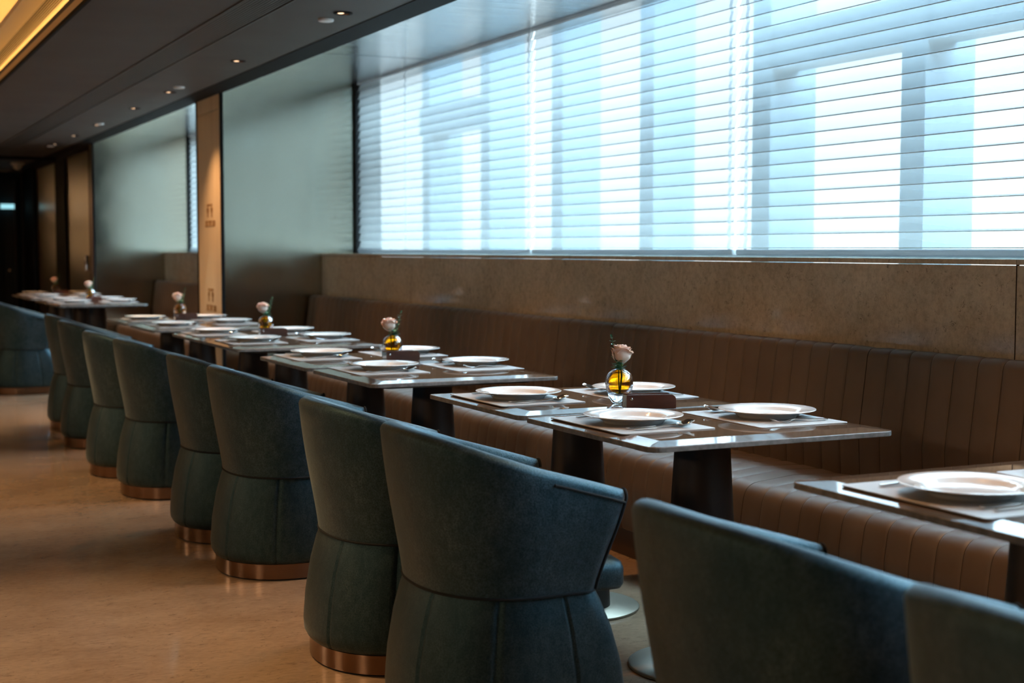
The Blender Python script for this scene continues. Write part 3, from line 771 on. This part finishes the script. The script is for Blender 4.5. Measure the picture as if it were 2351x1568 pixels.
def unorm(s, *a):
    e = 0.004; t = (upath(min(1, s + e), *a) - upath(max(-1, s - e), *a)).normalized(); return Vector((-t.y, t.x)) * 1.0
def topz(x): t = max(0, min(1, (x + 0.295) / 0.545)); return 0.814 - 0.162 * t ** 1.08 - 0.004 * math.sin(PI * t)
def make_chair():
    r = empty('barrel_chair')
    NS = 96; S = [-1 + 2 * k / NS for k in range(NS + 1)]
    rows = []; rim = []; front = {0: [], 1: []}
    for i, s in enumerate(S):
        # top height depends on plan position
        x0 = upath(s, 0.325, -0.295, 0.235).x; zt = topz(x0)
        edge = min(1.0, (1 - abs(s)) / 0.05); th_k = 0.55 + 0.45 * math.sin(edge * PI / 2)
        loop = []
        zs = [0.398 + (zt - 0.022 - 0.398) * k / 11 for k in range(12)]
        def P(z, inset):
            a = (interp(HW, z), interp(XR, z), interp(XF, z)); p = upath(s, *a); n = unorm(s, *a)
            if n.dot(p - Vector((0.05, 0))) < 0: n = -n
            n = n if abs(s) < 0.64 else Vector((0, -1 if s < 0 else 1))
            return p - n * inset
        rd = (1 - th_k) * 0.03
        for k, z in enumerate(zs):
            p = P(z, rd - 0.004 * math.sin(PI * k / 11)); loop.append((p.x, p.y, z))
        if i % 2 == 0: pass
        T = 0.054 * th_k
        for k in range(1, 8):
            a = PI * k / 8; z = zt - 0.022 + 0.022 * math.sin(a); p = P(zt - 0.022, rd + T / 2 * (1 - math.cos(a))); loop.append((p.x, p.y, z))
        for k in range(9):
            q = k / 8; z = lerp(zt - 0.022, 0.43, q); p = P(z, rd + T + 0.020 * math.sin(PI * min(1, q * 1.1)) * th_k + 0.012 * q); loop.append((p.x, p.y, z))
        rows.append(loop)
        rim.append((loop[11], zt))
    mb = MB().grid(rows); n = len(rows[0]); mb.f.append(tuple(range(n))); mb.f.append(tuple(len(mb.v) - n + i for i in reversed(range(n))))
    for i in range(len(rows) - 1): mb.f.append((i * n, (i + 1) * n, (i + 1) * n + n - 1, i * n + n - 1))
    mb.build('backrest', M['velvet'], r, angle=60)
    # piping: wing fronts, outer rim line near the wings, waist seam
    pp = MB()
    for row in (rows[0], rows[-1]): pp.tube([Vector(q) + Vector((0.004, 0, 0)) for q in row[0:20]], 0.0042, 6)
    for rng in (range(0, NS // 6), range(NS - NS // 6 + 1, NS + 1)):
        pts = []
        for i in rng:
            q = Vector(rows[i][11]); q.z -= 0.010; q.y *= 1.006; pts.append(q)
        pp.tube(pts, 0.0032, 6)
    pp.tube([Vector(rw[0]) + Vector((0, 0, -0.001)) for rw in rows], 0.0040, 6)
    pp.build('piping', M['piping'], r)
    # skirt: closed D shape with vertical seams
    SK = [(0.062, 0.268, -0.264, 0.225), (0.068, 0.285, -0.280, 0.250), (0.085, 0.295, -0.289, 0.262), (0.115, 0.299, -0.291, 0.262), (0.20, 0.298, -0.284, 0.250), (0.30, 0.292, -0.266, 0.222), (0.37, 0.285, -0.246, 0.194), (0.398, 0.281, -0.234, 0.180)]
    def closed(hw, xr, xf, seam):
        pts = []; ss = []
        base = [-1 + 2 * k / 64 for k in range(65)]
        seams = [-0.80, -0.50, -0.17, 0.17, 0.50, 0.80]
        for v in seams: base += [v - 0.012, v - 0.003, v + 0.003, v + 0.012]
        base = sorted(set(base))
        for s in base:
            p = upath(s, hw, xr, xf); n_ = unorm(s, hw, xr, xf)
            if n_.dot(p) < 0: n_ = -n_
            d = 0.0055 if (seam and min(abs(s - v) for v in seams) < 0.004) else 0
            pts.append(p - n_ * d)
        rr = 0.03; pts = [q for q in pts if q.x < xf - rr]
        a = [(xf - rr + rr * math.sin(k * PI / 10), (hw - 0.012) - rr + rr * math.cos(k * PI / 10)) for k in range(6)]
        far = [Vector(q) for q in a]; near = [Vector((q[0], -q[1])) for q in reversed(a)]
        return near[:0] + pts + far + near
    ring_mesh([([(q.x, q.y) for q in closed(hw, xr, xf, True)], z) for z, hw, xr, xf in SK]).build('skirt', M['velvet_skirt'], r, angle=60)
    ring_mesh([([(q.x, q.y) for q in closed(hw, xr, xf, False)], z) for z, hw, xr, xf in ((0.006, 0.277, -0.273, 0.222), (0.063, 0.277, -0.273, 0.222))]).build('plinth', M['bronze'], r)
    ring_mesh([([(q.x, q.y) for q in closed(hw, xr, xf, False)], z) for z, hw, xr, xf in ((0.0, 0.271, -0.267, 0.216), (0.006, 0.271, -0.267, 0.216))]).build('glide', M['piping'], r)
    # seat cushion
    cu = []
    for z, ins in ((0.374, 0.02), (0.378, 0.006), (0.39, 0.0), (0.43, 0.0), (0.447, 0.006), (0.458, 0.022), (0.463, 0.05), (0.466, 0.10)):
        cu.append(([(q.x, q.y) for q in closed(0.225 - ins, -0.165 + ins, 0.292 - ins, False)], z))
    ring_mesh(cu).build('seat_cushion', M['velvet_skirt'], r, angle=60)
    return r
CH = [  # y, x, rz, label
    (1.33, 1.60, 0.0, 'bottom right corner, cropped and nearest the camera'),
    (2.09, 1.60, -0.03, 'large and blurred, in front of the cropped table'),
    (3.43, 1.60, -0.065, 'sharpest one, whole side and wing edge visible'),
    (4.155, 1.60, -0.03, 'just left of the sharpest chair'),
    (5.50, 1.635, -0.03, 'wide one left of centre, before the second pair of tables'),
    (6.24, 1.635, 0.0, 'narrow view, left of the wide one left of centre'),
    (7.46, 1.62, 0.0, 'at the near table of the third pair back'),
    (8.22, 1.585, 0.0, 'at the far table of the third pair back'),
    (9.50, 1.63, 0.0, 'at the near table of the fourth pair'),
    (10.42, 1.67, 0.0, 'at the far table of the fourth pair, thin sliver'),
    (13.25, 1.56, 0.0, 'far left edge, at the near table of the fifth pair'),
    (14.05, 1.60, 0.0, 'farthest, mostly hidden at the far left edge')]
cproto = None
for y, x, rz, d in CH:
    o = make_chair() if cproto is None else copy_tree(cproto); cproto = cproto or o
    o.location = (x, y, 0); o.rotation_euler = (0, 0, rz)
    tag(o, 'teal velvet barrel chair, ' + d, 'chair', 'teal barrel chairs along the tables')
